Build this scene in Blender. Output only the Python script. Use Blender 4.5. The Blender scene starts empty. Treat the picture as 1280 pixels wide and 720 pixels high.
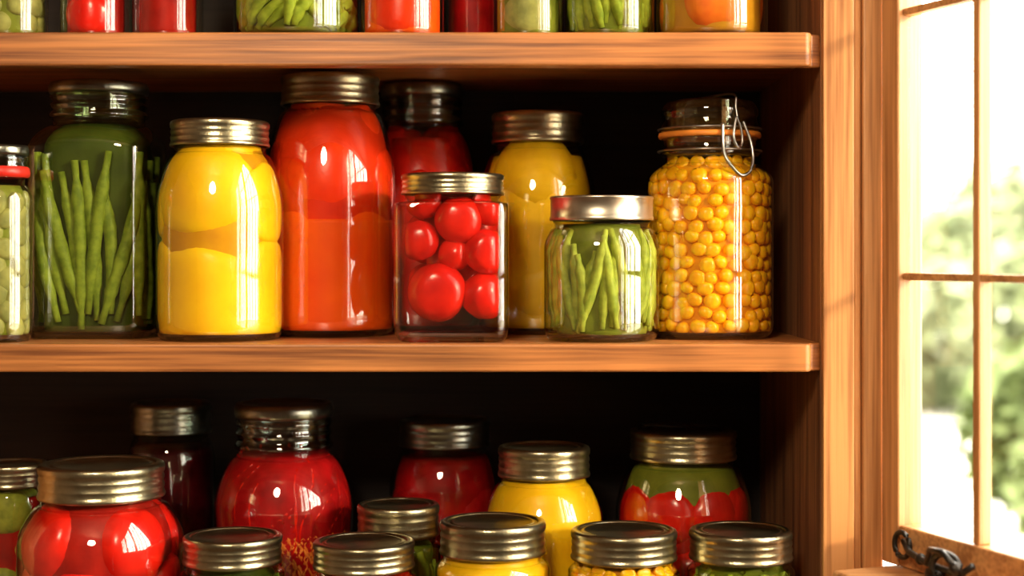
import bpy, math, random
from mathutils import Vector, Matrix
random.seed(7)
S=0.00065; D=1.25; HY=320
def K(y): return S*(D+y)/D
# ------------------------------------------------------------------ materials
def newmat(name):
    m=bpy.data.materials.new(name); m.use_nodes=True
    nt=m.node_tree; nt.nodes.clear()
    out=nt.nodes.new('ShaderNodeOutputMaterial')
    return m,nt,out
def principled(name,col,rough=.5,metal=0,col2=None,nscale=40,bump=0,bscale=200,coat=0,spec=.5,contrast=(.35,.65)):
    m,nt,out=newmat(name)
    b=nt.nodes.new('ShaderNodeBsdfPrincipled')
    b.inputs['Roughness'].default_value=rough; b.inputs['Metallic'].default_value=metal
    b.inputs['Coat Weight'].default_value=coat; b.inputs['Specular IOR Level'].default_value=spec
    tc=nt.nodes.new('ShaderNodeTexCoord')
    if col2 is None: col2=tuple(c*.75 for c in col)
    n=nt.nodes.new('ShaderNodeTexNoise'); n.inputs['Scale'].default_value=nscale; n.inputs['Detail'].default_value=4
    nt.links.new(tc.outputs['Object'],n.inputs['Vector'])
    r=nt.nodes.new('ShaderNodeValToRGB')
    r.color_ramp.elements[0].position=contrast[0]; r.color_ramp.elements[1].position=contrast[1]
    r.color_ramp.elements[0].color=(*col2,1); r.color_ramp.elements[1].color=(*col,1)
    nt.links.new(n.outputs['Fac'],r.inputs['Fac']); nt.links.new(r.outputs['Color'],b.inputs['Base Color'])
    if bump:
        n2=nt.nodes.new('ShaderNodeTexNoise'); n2.inputs['Scale'].default_value=bscale
        nt.links.new(tc.outputs['Object'],n2.inputs['Vector'])
        bp=nt.nodes.new('ShaderNodeBump'); bp.inputs['Strength'].default_value=bump; bp.inputs['Distance'].default_value=.001
        nt.links.new(n2.outputs['Fac'],bp.inputs['Height']); nt.links.new(bp.outputs['Normal'],b.inputs['Normal'])
    nt.links.new(b.outputs[0],out.inputs[0]); return m
def wood(name,axis,c1=(.16,.048,.011),c2=(.49,.18,.046),rough=.42,dens=1):
    m,nt,out=newmat(name)
    b=nt.nodes.new('ShaderNodeBsdfPrincipled'); b.inputs['Roughness'].default_value=rough
    tc=nt.nodes.new('ShaderNodeTexCoord'); mp=nt.nodes.new('ShaderNodeMapping')
    sc=[60*dens,60*dens,60*dens]; sc[axis]=2.5
    mp.inputs['Scale'].default_value=sc
    nt.links.new(tc.outputs['Object'],mp.inputs['Vector'])
    n=nt.nodes.new('ShaderNodeTexNoise'); n.inputs['Scale'].default_value=1; n.inputs['Detail'].default_value=6; n.inputs['Distortion'].default_value=.6
    nt.links.new(mp.outputs[0],n.inputs['Vector'])
    mp2=nt.nodes.new('ShaderNodeMapping'); sc2=[300,300,300]; sc2[axis]=6; mp2.inputs['Scale'].default_value=sc2
    nt.links.new(tc.outputs['Object'],mp2.inputs['Vector'])
    n2=nt.nodes.new('ShaderNodeTexNoise'); n2.inputs['Scale'].default_value=1; n2.inputs['Detail'].default_value=3
    nt.links.new(mp2.outputs[0],n2.inputs['Vector'])
    mx=nt.nodes.new('ShaderNodeMath'); mx.operation='MULTIPLY_ADD'; mx.inputs[1].default_value=.45
    nt.links.new(n2.outputs['Fac'],mx.inputs[0]); 
    m2=nt.nodes.new('ShaderNodeMath'); m2.operation='MULTIPLY'; m2.inputs[1].default_value=.55
    nt.links.new(n.outputs['Fac'],m2.inputs[0]); nt.links.new(m2.outputs[0],mx.inputs[2])
    r=nt.nodes.new('ShaderNodeValToRGB')
    r.color_ramp.elements[0].position=.39; r.color_ramp.elements[1].position=.58
    r.color_ramp.elements[0].color=(*c1,1); r.color_ramp.elements[1].color=(*c2,1)
    nt.links.new(mx.outputs[0],r.inputs['Fac']); nt.links.new(r.outputs['Color'],b.inputs['Base Color'])
    bp=nt.nodes.new('ShaderNodeBump'); bp.inputs['Strength'].default_value=.4; bp.inputs['Distance'].default_value=.001
    nt.links.new(mx.outputs[0],bp.inputs['Height']); nt.links.new(bp.outputs['Normal'],b.inputs['Normal'])
    nt.links.new(b.outputs[0],out.inputs[0]); return m
def glass(name,tint=(.95,.98,.95),edge=(.35,.42,.36),f0=.12,bump=1):
    m,nt,out=newmat(name)
    tr=nt.nodes.new('ShaderNodeBsdfTransparent'); gl=nt.nodes.new('ShaderNodeBsdfGlossy')
    gl.inputs['Roughness'].default_value=.01; gl.inputs['Color'].default_value=(1,1,1,1)
    lw=nt.nodes.new('ShaderNodeLayerWeight'); lw.inputs['Blend'].default_value=.5
    pw=nt.nodes.new('ShaderNodeMath'); pw.operation='POWER'; pw.inputs[1].default_value=5
    nt.links.new(lw.outputs['Facing'],pw.inputs[0])
    fr=nt.nodes.new('ShaderNodeMath'); fr.operation='MULTIPLY_ADD'; fr.inputs[1].default_value=1-f0; fr.inputs[2].default_value=f0
    nt.links.new(pw.outputs[0],fr.inputs[0])
    p3=nt.nodes.new('ShaderNodeMath'); p3.operation='POWER'; p3.inputs[1].default_value=3
    nt.links.new(lw.outputs['Facing'],p3.inputs[0])
    mc=nt.nodes.new('ShaderNodeMix'); mc.data_type='RGBA'
    mc.inputs['A'].default_value=(*tint,1); mc.inputs['B'].default_value=(*edge,1)
    nt.links.new(p3.outputs[0],mc.inputs['Factor']); nt.links.new(mc.outputs['Result'],tr.inputs['Color'])
    if bump:
        tc=nt.nodes.new('ShaderNodeTexCoord'); n=nt.nodes.new('ShaderNodeTexNoise'); n.inputs['Scale'].default_value=22; n.inputs['Detail'].default_value=1
        nt.links.new(tc.outputs['Object'],n.inputs['Vector'])
        bp=nt.nodes.new('ShaderNodeBump'); bp.inputs['Strength'].default_value=.3*bump; bp.inputs['Distance'].default_value=.0016
        nt.links.new(n.outputs['Fac'],bp.inputs['Height']); nt.links.new(bp.outputs['Normal'],gl.inputs['Normal'])
    mx=nt.nodes.new('ShaderNodeMixShader')
    nt.links.new(fr.outputs[0],mx.inputs[0]); nt.links.new(tr.outputs[0],mx.inputs[1]); nt.links.new(gl.outputs[0],mx.inputs[2])
    nt.links.new(mx.outputs[0],out.inputs[0]); return m
GL=glass('jar_glass'); GLG=glass('green_jar_glass',(.86,.93,.76),(.20,.28,.16)); GLD=glass('smoky_glass',(.68,.74,.72),(.12,.15,.14))
PANE=glass('window_glass',(.99,1,.99),(.95,.97,.96),.02,bump=0)
METAL=principled('zinc_lid',(.54,.49,.32),.28,1,(.36,.32,.20),60,.15,500)
METALD=principled('aged_tin',(.40,.41,.35),.28,1,(.25,.26,.21),60,.15,500)
TIN=principled('bright_tin',(.78,.72,.58),.30,1,(.6,.55,.44),20)
WIRE=principled('steel_wire',(.45,.45,.43),.3,1)
IRON=principled('black_iron',(.03,.025,.02),.4,.6)
RUBBER=principled('orange_rubber',(.80,.26,.03),.5)
REDR=principled('red_rubber',(.6,.02,.01),.4)
C={}
def cm(n,a,b=None,ns=60,rough=.45,ct=(.35,.65),spec=.12): C[n]=principled(n,a,rough,0,b,ns,.1,300,0,spec,ct)
cm('tomato_skin',(.82,.016,.006),(.60,.007,.004),45,.22,spec=.5)
cm('tomato_orange',(.98,.055,.005),(.90,.032,.004),30,.28,spec=.35)
cm('tomato_sauce',(1,.115,.004),(.97,.080,.004),22)
cm('tomato_red_sauce',(.86,.045,.004),(.74,.026,.004),22)
cm('dark_red',(.50,.006,.008),(.28,.003,.004),50)
cm('tomato_juice',(.42,.012,.006),(.28,.006,.004),50)
cm('beet_dark',(.16,.004,.010),(.07,.002,.004),50)
cm('peach_yellow',(.96,.56,.008),(.90,.46,.006),24,.35,spec=.2)
cm('peach_fold',(.70,.33,.006),(.58,.24,.006),30)
cm('peach_syrup',(.55,.25,.01),(.42,.17,.008),30)
cm('mustard',(.84,.48,.008),(.72,.38,.006),30)
cm('bean_green',(.42,.45,.055),(.24,.29,.03),120)
cm('bean_dark',(.27,.31,.040),(.14,.18,.02),120)
cm('brine_green',(.060,.078,.010),(.036,.050,.007),40)
cm('brine_olive',(.21,.23,.022),(.13,.15,.014),40)
cm('corn',(1,.56,.006),(1,.42,.005),150,.3,spec=.35)
cm('corn_core',(.85,.36,.008),(.7,.26,.008),60)
cm('olive_pale',(.38,.36,.10),(.22,.22,.06),90)
cm('pepper_orange',(.90,.24,.02),(.72,.13,.01),40)
cm('carrot',(.92,.28,.05),(.75,.16,.02),90)
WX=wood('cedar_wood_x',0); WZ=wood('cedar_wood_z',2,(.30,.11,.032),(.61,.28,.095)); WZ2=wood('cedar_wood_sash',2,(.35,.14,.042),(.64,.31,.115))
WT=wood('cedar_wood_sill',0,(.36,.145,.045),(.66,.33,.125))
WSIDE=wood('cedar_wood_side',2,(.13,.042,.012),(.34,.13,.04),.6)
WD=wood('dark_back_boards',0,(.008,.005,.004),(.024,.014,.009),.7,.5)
PLASTER=principled('warm_plaster',(.30,.20,.13),.9,0,(.26,.17,.11),6)
FLOORM=wood('floor_boards',1,(.10,.05,.025),(.22,.11,.05))
# ------------------------------------------------------------------ mesh builder
class MB:
    def __init__(s): s.v=[]; s.f=[]; s.m=[]; s.mats=[]
    def mi(s,mat):
        if mat not in s.mats: s.mats.append(mat)
        return s.mats.index(mat)
    def lathe(s,prof,mat,seg=72,nf=None,kn=None,center=(0,0,0)):
        i=s.mi(mat); prev=None; cx,cy,cz=center
        for (r,z) in prof:
            n=nf(z) if nf else 2.0
            if r<=1e-6:
                ring=[len(s.v)]; s.v.append((cx,cy,cz+z))
            else:
                ring=[]
                for k in range(seg):
                    a=2*math.pi*k/seg; c,q=math.cos(a),math.sin(a)
                    f=1.0 if n==2 else 1/((abs(c)**n+abs(q)**n)**(1/n))
                    rr=r*f
                    if kn: rr+=kn(a,z,k)
                    ring.append(len(s.v)); s.v.append((cx+rr*c,cy+rr*q,cz+z))
            if prev:
                if len(prev)==1 and len(ring)>1:
                    for k in range(seg): s.f.append((prev[0],ring[(k+1)%seg],ring[k])); s.m.append(i)
                elif len(ring)==1 and len(prev)>1:
                    for k in range(seg): s.f.append((prev[k],prev[(k+1)%seg],ring[0])); s.m.append(i)
                elif len(ring)>1:
                    for k in range(seg):
                        s.f.append((prev[k],prev[(k+1)%seg],ring[(k+1)%seg],ring[k])); s.m.append(i)
            prev=ring
    def ball(s,c,r,mat,clamp=None,seg=22,rings=14,lump=.03,sq=(1,1,1),rot=None):
        i=s.mi(mat); ph=random.random()*6; base=len(s.v); rows=[]
        R=rot or Matrix.Rotation(random.uniform(-.5,.5),3,'X')@Matrix.Rotation(random.uniform(-.5,.5),3,'Y')
        for j in range(rings+1):
            t=math.pi*j/rings; row=[]
            nn=1 if j in(0,rings) else seg
            for k in range(nn):
                a=2*math.pi*k/seg
                rr=r*(1+lump*math.sin(t)*math.cos(5*a+ph))
                if t<.5: rr*=1-.12*(1-t/.5)**2
                p=R@Vector((rr*math.sin(t)*math.cos(a)*sq[0],rr*math.sin(t)*math.sin(a)*sq[1],rr*math.cos(t)*sq[2]))+Vector(c)
                if clamp: p=clamp(p)
                row.append(len(s.v)); s.v.append(tuple(p))
            rows.append(row)
        for j in range(rings):
            A,B=rows[j],rows[j+1]
            for k in range(seg):
                k2=(k+1)%seg
                if len(A)==1: s.f.append((A[0],B[k],B[k2]))
                elif len(B)==1: s.f.append((A[k],B[0],A[k2]))
                else: s.f.append((A[k],B[k],B[k2],A[k2]))
                s.m.append(i)
    def tube(s,pts,rad,mat,seg=8,clamp=None,closed=False):
        i=s.mi(mat); pts=[Vector(p) for p in pts]; n=len(pts); rows=[]
        rads=rad if isinstance(rad,(list,tuple)) else [rad]*n
        for j in range(n):
            if closed: t=pts[(j+1)%n]-pts[j-1]
            else: t=pts[min(j+1,n-1)]-pts[max(j-1,0)]
            t.normalize()
            up=Vector((0,0,1)) if abs(t.z)<.8 else Vector((0,1,0))
            u=t.cross(up).normalized(); w=t.cross(u)
            row=[]
            for k in range(seg):
                a=2*math.pi*k/seg
                p=pts[j]+(u*math.cos(a)+w*math.sin(a))*rads[j]
                if clamp: p=clamp(p)
                row.append(len(s.v)); s.v.append(tuple(p))
            rows.append(row)
        for j in range(n if closed else n-1):
            A,B=rows[j],rows[(j+1)%n]
            for k in range(seg):
                s.f.append((A[k],A[(k+1)%seg],B[(k+1)%seg],B[k])); s.m.append(i)
        if not closed:
            s.f.append(tuple(rows[0][::-1])); s.m.append(i); s.f.append(tuple(rows[-1])); s.m.append(i)
    def obj(s,name,parent=None,loc=(0,0,0),smooth=True):
        me=bpy.data.meshes.new(name); me.from_pydata(s.v,[],s.f)
        for m in s.mats: me.materials.append(m)
        me.polygons.foreach_set('material_index',s.m)
        me.polygons.foreach_set('use_smooth',[smooth]*len(s.f)); me.update()
        o=bpy.data.objects.new(name,me); bpy.context.collection.objects.link(o)
        o.location=loc
        if parent: o.parent=parent
        return o
def empty(name,loc=(0,0,0)):
    e=bpy.data.objects.new(name,None); e.empty_display_size=.02; e.location=loc
    bpy.context.collection.objects.link(e); return e
def prism(name,poly,z0,z1,mat,parent=None,bev=0.0):
    n=len(poly); v=[(x,y,z0) for x,y in poly]+[(x,y,z1) for x,y in poly]
    f=[tuple(range(n))[::-1],tuple(range(n,2*n))]+[(i,(i+1)%n,n+(i+1)%n,n+i) for i in range(n)]
    me=bpy.data.meshes.new(name); me.from_pydata(v,[],f); me.materials.append(mat); me.update()
    import bmesh
    bm=bmesh.new(); bm.from_mesh(me); bmesh.ops.recalc_face_normals(bm,faces=bm.faces); bm.to_mesh(me); bm.free()
    o=bpy.data.objects.new(name,me); bpy.context.collection.objects.link(o)
    if parent: o.parent=parent
    if bev:
        b=o.modifiers.new('bevel','BEVEL'); b.width=bev; b.segments=3
    return o
def box(name,x0,x1,y0,y1,z0,z1,mat,parent=None,bev=0):
    return prism(name,[(x0,y0),(x1,y0),(x1,y1),(x0,y1)],z0,z1,mat,parent,bev)
# ------------------------------------------------------------------ jars
def jar(name,cx,hw,lhw,ptop,plid,y,zb,content,zs=.72,w=.75,bulge=0,sqn=2,lid='band',glassm=None,zn_gap=.006,topz=None,inset=.0018,**kw):
    k=K(y); X=(cx-640)*k; R=hw*k; lr=lhw*k
    top=(HY-ptop)*k if topz is None else zb+topz
    H=top-zb; lh=(plid-ptop)*k if topz is None else .022
    zl=H-lh; zn=zl-zn_gap; rn=lr-.0028 if lid!='wide' else lr
    zsh=zl*zs
    g=glassm or GL
    def rout(z):
        if z<.012: 
            u=z/.012; return R*(.86+.14*math.sqrt(max(0,1-(1-u)**2)))*(1-bulge)
        if z<zsh:
            u=(z-.012)/(zsh-.012); b=bulge*(1-math.sin(u*math.pi/2)); return R*(1-b)
        if z<zn:
            v=(z-zsh)/(zn-zsh); e=(1-w)*(.5+.5*math.cos(math.pi*v))+w*math.sqrt(max(0,1-v*v)); return rn+(R-rn)*e
        return rn
    def nf(z):
        if sqn==2: return 2.0
        if z<zsh: return sqn
        v=min(1,(z-zsh)/max(1e-4,zn-zsh)); return sqn*(1-v)+2*v if v<1 else 2.0
    root=empty(name,(X,y,zb))
    zsamp=[0,.0006,.0015,.003,.005,.008,.012]+[.012+(zsh-.012)*i/14 for i in range(1,15)]+[zsh+(zn-zsh)*math.sin(i/20*math.pi/2) for i in range(1,21)]
    prof=[(0,.002),(R*.6,.0015)]+[(rout(z),z) for z in zsamp]
    prof+=[(rn,zl+ (lh*.25)),(rn-.0003,H-.003)]
    mb=MB(); mb.lathe(prof,g,96 if sqn!=2 else 72,nf)
    mb.lathe([(R*.80*(1-bulge),.0045),(R*.90*(1-bulge),.0048),(R*.93*(1-bulge),.006)],g,72,nf)
    mb.obj('glass',root)
    rin=lambda z: max(.003,rout(max(.0,z))-inset)
    def clamp(p):
        z=min(max(p.z,.006),zl); n=nf(z); ri=rin(z)
        rad=(abs(p.x)**n+abs(p.y)**n)**(1/n)
        q=ri/rad if rad>ri else 1
        return Vector((p.x*q,p.y*q,z))
    def softclamp(p):
        # flesh pressed against the wall: flattened, yet still slightly domed
        z=min(max(p.z,.006),zl); n=nf(z); ri=rin(z)
        rad=(abs(p.x)**n+abs(p.y)**n)**(1/n); q=1
        lim=ri*.90
        if rad>lim:
            e=(rad-lim)/ri; nr=lim+ri*.10*(1-math.exp(-e/.10)); q=nr/rad
        return Vector((p.x*q,p.y*q,z))
    def shell(mat,f=1.0,z0=.006,z1=None,dz=0):
        z1=z1 or zl*.97
        zz=[z0+(z1-z0)*i/30 for i in range(31)]
        pr=[(0,z0)]+[(rin(z)*f,z) for z in zz]+[(0,z1)]
        c.lathe(pr,mat,72,nf)
    def pos(a,z,d):
        n=nf(z); cc,qq=math.cos(a),math.sin(a); f=1/((abs(cc)**n+abs(qq)**n)**(1/n))
        r=max(0,rin(z)-d)*f; return Vector((r*cc,r*qq,z))
    c=MB()
    fill=kw.get('fill',.95)*zl
    if content=='balls':
        br=kw['br']; m=kw['m']; core=kw.get('core')
        if core: shell(core,kw.get('cf',.84),z1=fill)
        z=.006+br*.9; a0=kw.get('a0',-math.pi/2)
        layer=0
        while z<fill-br*.3:
            rho=max(0,rin(z)-br*.78)
            n=max(1,int(2*math.pi*rho/(br*1.72)))
            if rho<br*.5: n=1; rho=0
            for q in range(n):
                a=a0+2*math.pi*(q+(layer%2)*.5)/n+random.uniform(-.12,.12)
                rr=br*random.uniform(.9,1.08); n_=nf(z); cc,qq=math.cos(a),math.sin(a)
                f=1/((abs(cc)**n_+abs(qq)**n_)**(1/n_))
                c.ball((rho*f*cc,rho*f*qq,z+random.uniform(-.1,.1)*br),rr,random.choice(m) if isinstance(m,list) else m,softclamp,lump=kw.get('lump',.03),sq=kw.get('sq',(1,1,1)))
            z+=br*kw.get('step',1.5); layer+=1
    elif content=='custom':
        if kw.get('core'): shell(kw['core'],kw.get('cf',.84),z1=kw.get('corez',fill/zl)*zl)
        for (dx,dy,dz,r,m) in kw['items']:
            c.ball((dx*R,dy*R,dz*H),r*R,m,softclamp,lump=kw.get('lump',.03),seg=44,rings=30)
    elif content=='sauce':
        shell(kw['m'],1,z1=fill)
    elif content=='beans':
        shell(kw.get('core',C['brine_green']),kw.get('cf',.83),z1=kw.get('corefill',.97)*zl)
        nb=kw.get('nb',26); rows=kw.get('rows',1); br=kw.get('br',.0042); lean=kw.get('lean',.35)
        hh=(fill-.01)/rows
        for rw in range(rows):
            for q in range(nb):
                a=2*math.pi*(q+random.uniform(-.3,.3))/nb
                z0=.008+hh*rw+random.uniform(0,.1)*hh; z1=min(fill,z0+hh*random.uniform(.72,1.12))
                da=random.uniform(-lean,lean); cu=random.uniform(-.12,.12)
                pts=[];rd=[]
                for j in range(10):
                    u=j/9; pts.append(pos(a+da*(u-.5)+cu*math.sin(u*math.pi),z0+(z1-z0)*u,br*random.choice([.9,1.0])+.0005+ (q%2)*br*.5))
                    rd.append(br*(1 if .12<u<.88 else .55)*(1+.08*math.sin(u*30+q)))
                c.tube(pts,rd,kw.get('m',C['bean_green']),8,clamp)
    elif content=='corn':
        shell(C['corn_core'],.90,z1=fill)
        br=kw.get('br',.0072); z=.006+br*.7; layer=0
        while z<fill:
            rho=rin(z)-br*.62; n=int(2*math.pi*rho/(br*1.8))
            for q in range(n):
                a=2*math.pi*(q+(layer%2)*.5+random.uniform(-.2,.2))/n
                rx=Matrix.Rotation(a,3,'Z')@Matrix.Rotation(random.uniform(-.5,.5),3,'X')
                c.ball((rho*math.cos(a),rho*math.sin(a),z+random.uniform(-.28,.28)*br),br*random.uniform(.85,1.1),C['corn'],clamp,12,8,.02,(.8,1.0,random.uniform(.8,1.0)),rx)
            z+=br*1.5; layer+=1
    if kw.get('extra'): kw['extra'](c,shell,clamp,rin,zl,R,H)
    if c.v: c.obj('contents',root)
    # lid
    L=MB()
    lm=kw.get('lm',METAL)
    if lid=='band':
        kn=lambda a,z,k:(.00035 if k%2 else -.00035) if (H-lh*.28<z<H-lh*.06) else 0
        pr=[(lr*.955,zl+.0004),(lr*1.005,zl),(lr*1.015,zl+lh*.06),(lr*1.0,zl+lh*.14),(lr*.985,zl+lh*.20),(lr*.998,zl+lh*.30),(lr*.998,zl+lh*.36),(lr*.978,zl+lh*.44),(lr*.995,zl+lh*.54),(lr*.995,zl+lh*.60),(lr*.978,zl+lh*.68),
            (lr*.995,zl+lh*.74),(lr*1.0,zl+lh*.82),(lr*1.0,zl+lh*.90),(lr*.985,zl+lh*.97),(lr*.95,H),(lr*.88,H),(lr*.86,H-.0008),(lr*.855,H-.0018),(lr*.80,H-.0018),(lr*.78,H-.0008),(lr*.74,H-.0008),(lr*.72,H-.0016),(0,H-.0016)]
        L.lathe(pr,lm,144,None,kn)
    elif lid=='tall':
        pr=[(lr*.97,zl),(lr*.995,zl),(lr,zl+.001),(lr,zl+lh*.14),(lr*.985,zl+lh*.18),(lr*.985,zl+lh*.86),(lr,zl+lh*.9),(lr,H-.001),(lr*.985,H),(lr*.9,H),(lr*.88,H-.001),(0,H-.001)]
        L.lathe(pr,TIN,96)
    elif lid=='glass':
        pr=[(lr*.93,zl),(lr,zl+.0005),(lr*1.02,zl+lh*.1),(lr*.98,zl+lh*.16),(lr*.93,zl+lh*.24),(lr*.99,zl+lh*.32),(lr*.99,zl+lh*.38),(lr*.94,zl+lh*.46),(lr*.99,zl+lh*.54),(lr*.99,zl+lh*.62),(lr*.95,zl+lh*.68)]
        L.lathe(pr,glassm or GLD,96)
        L.lathe([(lr*.9,zl+lh*.68),(lr*.99,zl+lh*.70),(lr*1.01,zl+lh*.76),(lr*1.01,zl+lh*.90),(lr*.97,H),(lr*.86,H),(lr*.84,H-.0012),(0,H-.0012)],METALD,144,None,lambda a,z,k:(.0003 if k%2 else -.0003))
    elif lid=='bail':
        L.lathe([(lr*.90,zl),(lr*1.02,zl+.0005),(lr*1.05,zl+lh*.06),(lr*1.02,zl+lh*.13),(lr*.96,zl+lh*.16)],GLD,96)
        L.lathe([(lr*.9,zl+lh*.33),(lr*1.07,zl+lh*.33),(lr*1.085,zl+lh*.37),(lr*1.07,zl+lh*.42),(lr*.9,zl+lh*.42)],RUBBER,96)
        L.lathe([(lr*.94,zl+lh*.16),(lr*.97,zl+lh*.22),(lr*.97,zl+lh*.28),(lr*1.02,zl+lh*.32)],GL,96)
        L.lathe([(lr*.95,zl+lh*.43),(lr*1.06,zl+lh*.45),(lr*1.07,zl+lh*.50),(lr*1.03,zl+lh*.54),(lr*1.0,zl+lh*.6),(lr*.98,zl+lh*.68),(lr*1.02,zl+lh*.72),(lr*1.02,zl+lh*.82),(lr*.97,zl+lh*.89),(lr*.9,zl+lh*.95),(lr*.7,H-.0006),(0,H)],GLG,96)
        L.lathe([(lr*.9,zl+lh*.5),(lr*.92,zl+lh*.65),(lr*.75,zl+lh*.84),(0,zl+lh*.86)],GL,96)
    L.obj('lid',root)
    if kw.get('post'): kw['post'](root,zl,lh,lr,H,R)
    return root
ZM=-110*S; ZU=280*S; ZB=-500*S
T=C['tomato_skin'];TO=C['tomato_orange'];PY=C['peach_yellow']
# middle shelf
def ringed(root,zl,lh,lr,H,R):
    m=MB(); m.lathe([(lr*.97,zl-.0002),(lr*1.06,zl+.001),(lr*1.08,zl+.004),(lr*1.05,zl+.008),(lr*.99,zl+.009)],REDR,72); m.obj('seal_ring',root)
jar('jar_of_olives',3,36,31,182,222,.04,ZM,'balls',zs=.86,lid='glass',br=.0085,m=C['olive_pale'],core=C['brine_olive'],cf=.8,post=ringed,sq=(1,1,1.3))
jar('jar_of_green_beans',124,76,60,105,150,.12,ZM,'beans',zs=.86,w=.8,sqn=5,lid='glass',glassm=GLG,nb=38,br=.0058,core=C['brine_green'],cf=.80,m=C['bean_dark'],fill=.84,lean=.7)
jar('jar_of_yellow_peaches',275,79,61,152,184,.075,ZM,'custom',zs=.66,w=.8,core=C['peach_fold'],cf=.93,corez=.99,lump=.012,
    items=[(-.10,-.30,.66,.84,PY),(.66,-.22,.62,.66,PY),(-.75,.0,.60,.5,PY),(-.10,-.22,.215,.97,PY),(.60,-.20,.22,.85,PY),(-.6,-.1,.25,.75,PY),(0,.35,.25,.9,PY),(0,.4,.6,.85,PY),(.05,-.05,.84,.62,PY),(0,-.1,.07,.99,PY)])
def sauce_low(c,shell,clamp,rin,zl,R,H):
    shell(C['tomato_sauce'],.985,z1=zl*.50)
jar('jar_of_whole_tomatoes',413,81,61,96,133,.15,ZM,'custom',zs=.64,w=.8,core=C['tomato_red_sauce'],cf=.955,corez=.985,extra=sauce_low,
    items=[(.02,-.42,.605,.66,TO),(-.80,-.15,.62,.5,TO),(.80,-.1,.60,.48,TO),(-.15,-.25,.83,.46,TO),(.42,-.2,.80,.38,TO),(0,.45,.65,.7,TO),(-.35,-.42,.37,.58,C['tomato_sauce']),(.45,-.40,.36,.56,C['tomato_sauce'])])
jar('jar_of_red_peppers',528,72,51,107,158,.24,ZM,'balls',zs=.66,lid='glass',br=.030,m=C['tomato_skin'],core=C['tomato_skin'],cf=.92,fill=.93,lump=.08)
jar('jar_of_cherry_tomatoes',566,70,64,218,244,.065,ZM,'custom',zs=.93,w=.7,sqn=9,inset=.0075,
    items=[(-.25,-.42,.29,.52,T),(-.58,-.5,.60,.36,T),(.12,-.48,.72,.42,T),(.62,-.5,.53,.40,T),(.58,-.4,.27,.42,T),(.05,-.40,.52,.30,T),(-.50,-.4,.84,.34,T),(.66,-.4,.80,.34,T),
           (-.4,.4,.3,.5,T),(.4,.4,.35,.5,T),(-.4,.4,.62,.5,T),(.4,.4,.68,.5,T),(0,.1,.5,.5,T),(0,.3,.82,.45,T)])
jar('jar_of_yellow_peaches',672,73,57,142,180,.19,ZM,'balls',zs=.68,br=.036,m=C['mustard'],core=C['mustard'],cf=.94,fill=.93,lump=.05)
jar('jar_of_green_beans',752,72,65,246,276,.06,ZM,'beans',zs=.76,w=.7,lid='tall',nb=42,rows=1,br=.0048,core=C['brine_olive'],cf=.82,fill=.92,lean=.6,glassm=GL)
def smooth(P,n=6):
    P=[Vector(p) for p in P]; o=[]
    for i in range(len(P)-1):
        p0=P[max(i-1,0)];p1=P[i];p2=P[i+1];p3=P[min(i+2,len(P)-1)]
        for j in range(n):
            t=j/n; o.append(.5*((2*p1)+(p2-p0)*t+(2*p0-5*p1+4*p2-p3)*t*t+(3*p1-p0-3*p2+p3)*t**3))
    return o+[P[-1]]
def bail(root,zl,lh,lr,H,R):
    m=MB(); zr=zl+lh*.1; rr=lr*1.05+.0015
    m.tube([(rr*math.cos(a),rr*math.sin(a),zr) for a in [2*math.pi*i/64 for i in range(64)]],.0009,WIRE,8,None,True)
    m.tube([(rr*math.cos(a),rr*math.sin(a),zl+lh*.48) for a in [2*math.pi*i/64 for i in range(64)]],.0008,WIRE,8,None,True)
    a0=math.radians(-66)
    def q(da,r,z):
        a=a0+da; return (r*math.cos(a),r*math.sin(a),z)
    zt=zl+lh*.52; zbm=zl-.018
    P=[q(-.30,rr+.001,zt),q(-.31,rr+.003,zl+lh*.2),q(-.30,rr+.006,zl),q(-.22,rr+.009,zl-.009),q(-.06,rr+.011,zbm),q(.10,rr+.011,zbm+.003),q(.20,rr+.009,zl-.004),q(.21,rr+.006,zl+lh*.2),q(.16,rr+.003,zl+lh*.42),q(.12,rr+.001,zt+.002)]
    m.tube(smooth(P),.0015,WIRE,8)
    m.tube(smooth([q(-.05,rr+.002,zt+.006),q(-.12,rr+.004,zl+lh*.3),q(-.05,rr+.005,zl+lh*.12),q(.05,rr+.004,zl+lh*.2),q(.03,rr+.003,zl+lh*.45),q(-.05,rr+.002,zt+.006)]),.0012,WIRE,8)
    m.tube(smooth([q(0,rr+.002,zt),q(-.02,lr*1.06,zl+lh*.8),q(.0,lr*.95,H+.0012),(0,0,H+.0025),q(math.pi,lr*.95,H+.0012),q(math.pi,lr*1.06,zl+lh*.8),q(math.pi,rr+.001,zt)]),.0010,WIRE,8)
    m.obj('wire_bail',root)
jar('jar_of_corn',887,79,59,125,197,.105,ZM,'corn',zs=.86,w=.7,lid='bail',fill=.98,post=bail)
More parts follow.
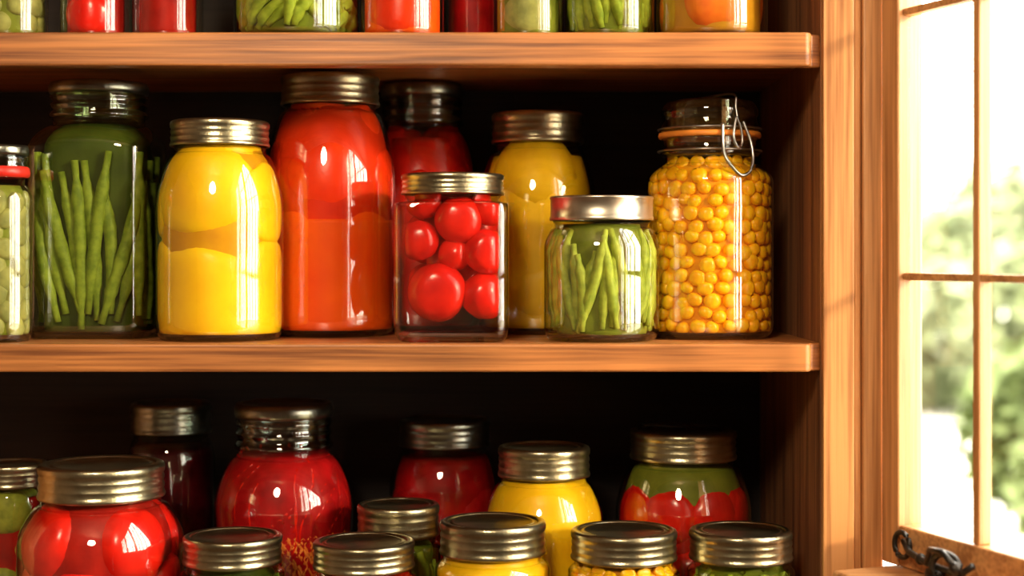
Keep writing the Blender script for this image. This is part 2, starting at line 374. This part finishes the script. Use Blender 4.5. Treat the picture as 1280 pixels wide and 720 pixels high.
# lower shelf
jar('jar_of_whole_tomatoes',14,44,44,578,606,.17,ZB,'balls',br=.022,m=[T,C['bean_green']],core=C['tomato_juice'],fill=.9,zs=.75)
jar('jar_of_whole_tomatoes',127,102,77,578,620,.07,ZB,'balls',br=.034,m=T,core=C['tomato_juice'],fill=.98,zs=.66,w=.75,cf=.86,step=1.35)
jar('jar_of_beets',214,54,49,503,540,.25,ZB,'sauce',m=C['beet_dark'],zs=.8,lm=METALD,fill=.9,glassm=GLD)
def strings(c,shell,clamp,rin,zl,R,H):
    for i in range(34):
        a=random.uniform(0,6.28); z=random.uniform(.05,zl*.75); pts=[]
        for j in range(12):
            u=j/11; zz=z+u*.055; aa=a+.5*u+.2*math.sin(u*3+i)
            r=rin(zz)-.0006; pts.append((r*math.cos(aa),r*math.sin(aa),zz))
        c.tube(pts,.0013,C['tomato_skin'],6,clamp)
    for dr in (1,-1):
        for i in range(60):
            a=2*math.pi*i/60; pts=[]
            for j in range(12):
                u=j/11; zz=.008+u*.062+.002*math.sin(i*2.1); aa=a+dr*.75*u
                r=rin(zz)-.0002+.0009*math.sin(j*1.6+dr*i); pts.append((r*math.cos(aa),r*math.sin(aa),zz))
            c.tube(pts,.0017,C['carrot'],6,clamp)
jar('jar_of_red_cabbage',355,86,60,503,560,.19,ZB,'sauce',m=C['dark_red'],zs=.62,w=.8,bulge=.14,lid='glass',fill=.97,extra=strings)
jar('jar_of_beets',556,69,56,524,556,.25,ZB,'balls',br=.03,m=C['dark_red'],core=C['dark_red'],zs=.7,lm=METALD,fill=.92,cf=.93)
jar('jar_of_yellow_peaches',680,74,57,557,594,.14,ZB,'sauce',m=C['peach_yellow'],zs=.68,w=.7,fill=.98)
def knob(root,zl,lh,lr,H,R):
    m=MB()
    m.tube([(-lr*.75+lr*.55*(1+math.cos(a))*.5*1.4,-lr*.1+.012*math.sin(a),H+.0022+.004*max(0,math.sin(a*.5))) for a in [2*math.pi*i/32 for i in range(32)]],.0018,IRON,8,None,True)
    m.tube([(-lr*.8,0,H+.002),(-lr*.3,.0,H+.006),(lr*.2,0,H+.003),(lr*.75,.0,H+.0012)],.0016,IRON,8)
    m.obj('wire_handle',root)
def mix(c,shell,clamp,rin,zl,R,H):
    shell(C['brine_olive'],.93,z0=zl*.74,z1=zl*.97)
    for a in (-1.9,-1.1,-2.6,-.4,.5,1.4,2.4):
        z=zl*.66; r=rin(z)-.024; c.ball((r*math.cos(a),r*math.sin(a),z),.028,T,clamp)
jar('jar_of_whole_tomatoes',854,84,66,537,572,.17,ZB,'balls',br=.034,m=T,core=C['tomato_juice'],fill=.74,zs=.64,w=.75,extra=mix,post=knob,lm=METAL,glassm=GL,cf=.85)
jar('jar_of_pickles',291,65,61,668,702,.05,ZB,'beans',zs=.85,nb=16,br=.007,fill=.85,glassm=GLG)
jar('jar_of_pickles',498,54,51,629,668,.125,ZB,'beans',zs=.85,nb=16,br=.006,fill=.85,glassm=GLG,core=C['brine_olive'])
jar('jar_of_red_onions',455,66,63,675,708,.035,ZB,'balls',zs=.85,br=.017,m=C['tomato_skin'],core=C['dark_red'],fill=.8)
jar('jar_of_yellow_peaches',616,72,66,650,690,.045,ZB,'sauce',m=C['peach_yellow'],zs=.82,fill=.98)
jar('jar_of_corn',780,70,66,661,697,.035,ZB,'corn',zs=.85,fill=.95,br=.0072)
jar('jar_of_green_beans',926,67,64,661,697,.035,ZB,'beans',zs=.85,nb=24,fill=.92,br=.005,core=C['brine_olive'],glassm=GLG)
# upper shelf
h=.15
jar('jar_of_olives',15,44,38,0,0,.07,ZU,'balls',zs=.8,br=.010,m=C['olive_pale'],core=C['brine_olive'],topz=h)
jar('jar_of_whole_tomatoes',120,44,38,0,0,.07,ZU,'balls',zs=.8,br=.021,m=T,core=C['tomato_juice'],topz=h)
jar('jar_of_whole_tomatoes',210,44,38,0,0,.07,ZU,'balls',zs=.8,br=.024,m=T,core=C['tomato_juice'],topz=h)
jar('jar_of_green_beans',371,78,62,0,0,.07,ZU,'beans',zs=.75,nb=30,rows=3,br=.0055,core=C['brine_olive'],topz=h,lean=1.2,glassm=GLG)
jar('jar_of_tomato_sauce',503,52,44,0,0,.07,ZU,'balls',zs=.8,br=.026,m=TO,core=C['tomato_sauce'],cf=.95,topz=h)
jar('jar_of_beets',592,34,30,0,0,.14,ZU,'sauce',m=C['dark_red'],zs=.8,topz=h)
jar('jar_of_olives',660,44,38,0,0,.07,ZU,'balls',zs=.8,br=.02,m=C['olive_pale'],core=C['brine_olive'],cf=.93,topz=h)
jar('jar_of_green_beans',762,56,50,0,0,.07,ZU,'beans',zs=.8,nb=24,rows=2,br=.005,core=C['brine_olive'],topz=h,lean=.5,glassm=GLG)
jar('jar_of_orange_peppers',889,70,58,0,0,.07,ZU,'balls',zs=.8,br=.027,m=C['pepper_orange'],core=C['peach_syrup'],cf=.9,topz=h,lump=.07)
# ------------------------------------------------------------------ cabinet
XI=.2535; XL=-.60; DEP=.32
ZF=-1.2; ZC=1.1
def shelf(zt,th,lip=0):
    root=empty('wooden_shelf',(0,0,0))
    x0=XL+.0003; x1=XI-.0003
    f=lip or th
    prism('front_edge',[(x0,0),(.240,0),(.2435,.003),(.2445,.0118),(x1,.0125),(x1,.018),(x0,.018)],zt-f,zt-.0001,WX,root,.0018)
    box('board',x0,x1,.0181,DEP-.0003,zt-th,zt-.0002,WX,root)
shelf(ZU,.0142,42*S); shelf(ZM,.018,35*S); shelf(ZB,.018,35*S); shelf(ZU+.2535,35*S)
shelf(ZB-.30,35*S); shelf(ZU+.2535+.3,35*S)
box('cabinet_side_panel',XL-.026,XL,.0,.32,ZF,ZC,WZ,None)
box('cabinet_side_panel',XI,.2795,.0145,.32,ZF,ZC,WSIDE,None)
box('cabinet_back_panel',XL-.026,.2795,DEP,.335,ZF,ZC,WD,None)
box('trim_1',XI+.0005,.2795,.006,.0145,ZF,ZC,WZ,None,.0012)
box('trim_2',.2800,.2865,.012,.36,ZF,ZC,WZ,None,.001)
box('trim_3',.2868,.3036,.008,.36,ZF,ZC,WZ2,None,.002)
# ------------------------------------------------------------------ room
box('wall_back',-2.0,.2795,.335,.40,ZF,ZC,PLASTER)
box('wall_left',-2.05,-2.0,-2.8,.40,ZF,ZC,PLASTER)
O=Vector((.3040,0,0)); U=Vector((.3612,-.9325,0)); N=Vector((.9325,.3612,0))
def wbox(name,t0,t1,n0,n1,z0,z1,mat,parent=None,bev=0):
    pts=[O+U*t+N*n for t,n in((t0,n0),(t1,n0),(t1,n1),(t0,n1))]
    return prism(name,[(p.x,p.y) for p in pts],z0,z1,mat,parent,bev)
TE=3.0; wt0=0; wt1=1.27; wz0=-.250; wz1=.66
wr=empty('wall_right')
wbox('wall_below',0,TE,0,.04,ZF,wz0-.03,PLASTER,wr); wbox('wall_above',0,TE,0,.04,wz1,ZC,PLASTER,wr); wbox('wall_side',wt1,TE,0,.04,wz0-.03,wz1,PLASTER,wr)
pe=O+U*TE
box('wall_rear',-2.05,pe.x,-2.85,-2.80,ZF,ZC,PLASTER)
poly=[(-2.0,-2.8),(pe.x,-2.8),(.3036,0),(.3036,.335),(-2.0,.335)]
prism('floor',poly,ZF-.05,ZF,FLOORM); prism('ceiling',poly,ZC,ZC+.05,PLASTER)
win=empty('window_1')
sill=wbox('sill',.004,wt1+.05,-.055,.05,wz0-.028,wz0,WT,win,.004)
def sash(i,t0,t1):
    zb=wz0+.001; gb=-.216; st=.016
    wbox('stile_left_%d'%i,t0-(.007 if i==1 else 0),t0+st,0,.024,zb,wz1,WZ2,win,.002); wbox('stile_right_%d'%i,t1-st,t1,0,.024,zb,wz1,WZ2,win,.002)
    wbox('rail_bottom_%d'%i,t0+st,t1-st,.001,.024,zb,gb,WT,win,.002); wbox('rail_top_%d'%i,t0+st,t1-st,.001,.024,wz1-.03,wz1,WT,win,.002)
    n=4; 
    for j in range(1,n):
        t=t0+st+(t1-t0-2*st)*j/n
        wbox('muntin_v_%d_%d'%(i,j),t-.004,t+.004,.004,.016,gb,wz1-.03,WZ2,win,.0015)
    for j in range(3):
        z=-.0165+.2125*j
        wbox('muntin_h_%d_%d'%(i,j),t0+st,t1-st,.005,.015,z-.003,z+.003,WT,win,.0012)
    wbox('pane_%d'%i,t0+st,t1-st,.0105,.0115,gb,wz1-.03,PANE,win)
sash(1,0,.40); wbox('mullion_1',.402,.43,-.004,.04,wz0,wz1,WZ2,win,.002)
sash(2,.432,.832); wbox('mullion_2',.834,.862,-.004,.04,wz0,wz1,WZ2,win,.002); sash(3,.864,1.264)
# latch
la=empty('window_latch'); m=MB()
def Wp(t,n,z): return O+U*t+N*n+Vector((0,0,z))
m.tube([Wp(.030,-.004,-.226),Wp(.045,-.010,-.232),Wp(.075,-.012,-.236),Wp(.11,-.012,-.237),Wp(.125,-.012,-.228)],.0028,IRON,8)
m.tube([Wp(.030+.010*math.cos(a),-.006,-.229+.010*math.sin(a)) for a in [2*math.pi*i/20 for i in range(20)]],.0022,IRON,8,None,True)
m.tube([Wp(.10+.018*math.cos(a),-.016,-.236+.013*math.sin(a)) for a in [math.pi*2*i/24 for i in range(17)]],.0028,IRON,8)
m.tube([Wp(.07,-.012,-.236),Wp(.085,-.02,-.222),Wp(.105,-.024,-.220),Wp(.118,-.022,-.229)],.0024,IRON,8)
m.ball(Wp(.118,-.022,-.230),.0048,IRON); m.ball(Wp(.06,-.010,-.2345),.0045,IRON)
m.lathe([(0,-.004),(.007,-.004),(.008,0),(.007,.003),(0,.004)],IRON,24,center=tuple(Wp(.075,-.008,-.243)))
m.obj('iron_stay',la)
# ------------------------------------------------------------------ outside
GRD=principled('pale_paving',(.62,.58,.50),.9,0,(.50,.48,.40),3)
box('ground',-1,20,-12,24,ZF-.12,ZF-.06,GRD)
def bush(cx,cy,cz,rx,ry,rz,n,mat,name,ls=1):
    m=MB(); i=m.mi(mat)
    for q in range(n):
        d=Vector((random.gauss(0,1),random.gauss(0,1),random.gauss(0,1))).normalized()*random.uniform(.75,1)
        wob=1+.10*math.sin(5*d.x+3*d.z)+.07*math.sin(9*d.y+7*d.z)
        p=Vector((cx+d.x*rx*wob,cy+d.y*ry*wob,max(ZF,cz+d.z*rz*wob)))
        a=Vector((random.gauss(0,1),random.gauss(0,1),random.gauss(0,1))).normalized(); b=a.orthogonal().normalized()
        L=random.uniform(.04,.075)*ls; w=L*.45; s0=len(m.v)
        for v in (p-a*L,p+b*w,p+a*L,p-b*w): m.v.append(tuple(v))
        m.f.append((s0,s0+1,s0+2,s0+3)); m.m.append(i)
    bk=principled('bark',(.03,.022,.015),.9)
    for q in range(5):
        m.tube([(cx+.05*q-.1,cy,ZF-.06),(cx+random.uniform(-.3,.3)*rx,cy,(cz+ZF)/2),(cx+random.uniform(-.7,.7)*rx,cy+random.uniform(-.5,.5)*ry,cz+.4*rz)],[.035,.025,.01],bk,8)
    m.obj(name,None,smooth=False)
LF=principled('leaves',(.17,.21,.085),.7,0,(.12,.16,.055),3,spec=.1)
LF2=principled('pale_leaves',(.30,.33,.20),.7,0,(.20,.24,.12),3,spec=.1)
bush(2.45,3.7,-.55,.86,.75,.62,14000,LF,'garden_bush')
bush(5.2,11.5,-.35,2.6,1.5,1.15,14000,LF2,'garden_bush',2)
# ------------------------------------------------------------------ light
w=bpy.data.worlds.new('overcast_sky'); bpy.context.scene.world=w; w.use_nodes=True
nt=w.node_tree; bg=nt.nodes['Background']
tc=nt.nodes.new('ShaderNodeTexCoord'); sp=nt.nodes.new('ShaderNodeSeparateXYZ'); rp=nt.nodes.new('ShaderNodeValToRGB')
nt.links.new(tc.outputs['Generated'],sp.inputs[0]); nt.links.new(sp.outputs['Z'],rp.inputs['Fac']); nt.links.new(rp.outputs['Color'],bg.inputs['Color'])
rp.color_ramp.elements[0].color=(1,.92,.77,1); rp.color_ramp.elements[1].color=(.98,.94,.88,1)
bg.inputs['Strength'].default_value=12
ld=bpy.data.lights.new('window_portal','AREA'); ld.shape='RECTANGLE'; ld.size=wt1; ld.size_y=wz1-wz0
lo=bpy.data.objects.new('window_portal',ld); bpy.context.collection.objects.link(lo)
lo.location=O+U*(wt1/2)+N*.06+Vector((0,0,(wz0+wz1)/2)); lo.rotation_euler=(-N).to_track_quat('-Z','Y').to_euler()
ld.cycles.is_portal=True
sl=bpy.data.lights.new('low_sun','SUN'); sl.energy=4.4; sl.angle=math.radians(5); sl.color=(1,.80,.52)
so=bpy.data.objects.new('low_sun',sl); bpy.context.collection.objects.link(so); so.location=(2,-2,1.5)
so.rotation_euler=Vector((-.75,.55,-.28)).to_track_quat('-Z','Y').to_euler()
pl=bpy.data.lights.new('front_fill','AREA'); pl.shape='DISK'; pl.size=.35; pl.energy=24; pl.color=(1,.80,.56)  # added warm fill, no real fixture; brightens the jars from the front
po=bpy.data.objects.new('front_fill',pl); bpy.context.collection.objects.link(po); po.location=(-.35,-1.75,.80)
po.rotation_euler=(Vector((-.05,.1,0))-Vector(po.location)).to_track_quat('-Z','Y').to_euler()
# ------------------------------------------------------------------ camera
cd=bpy.data.cameras.new('camera'); co=bpy.data.objects.new('camera',cd); bpy.context.collection.objects.link(co)
co.location=(0,-D,0); co.rotation_euler=(math.pi/2,0,0)
cd.sensor_width=36; cd.lens=36*(D/S)/1280; cd.shift_y=-(360-HY)/1280; cd.clip_start=.01
cd.dof.use_dof=True; cd.dof.focus_distance=D+.06; cd.dof.aperture_fstop=3.5
sc=bpy.context.scene; sc.camera=co
sc.view_settings.view_transform='Standard'; sc.view_settings.look='None'
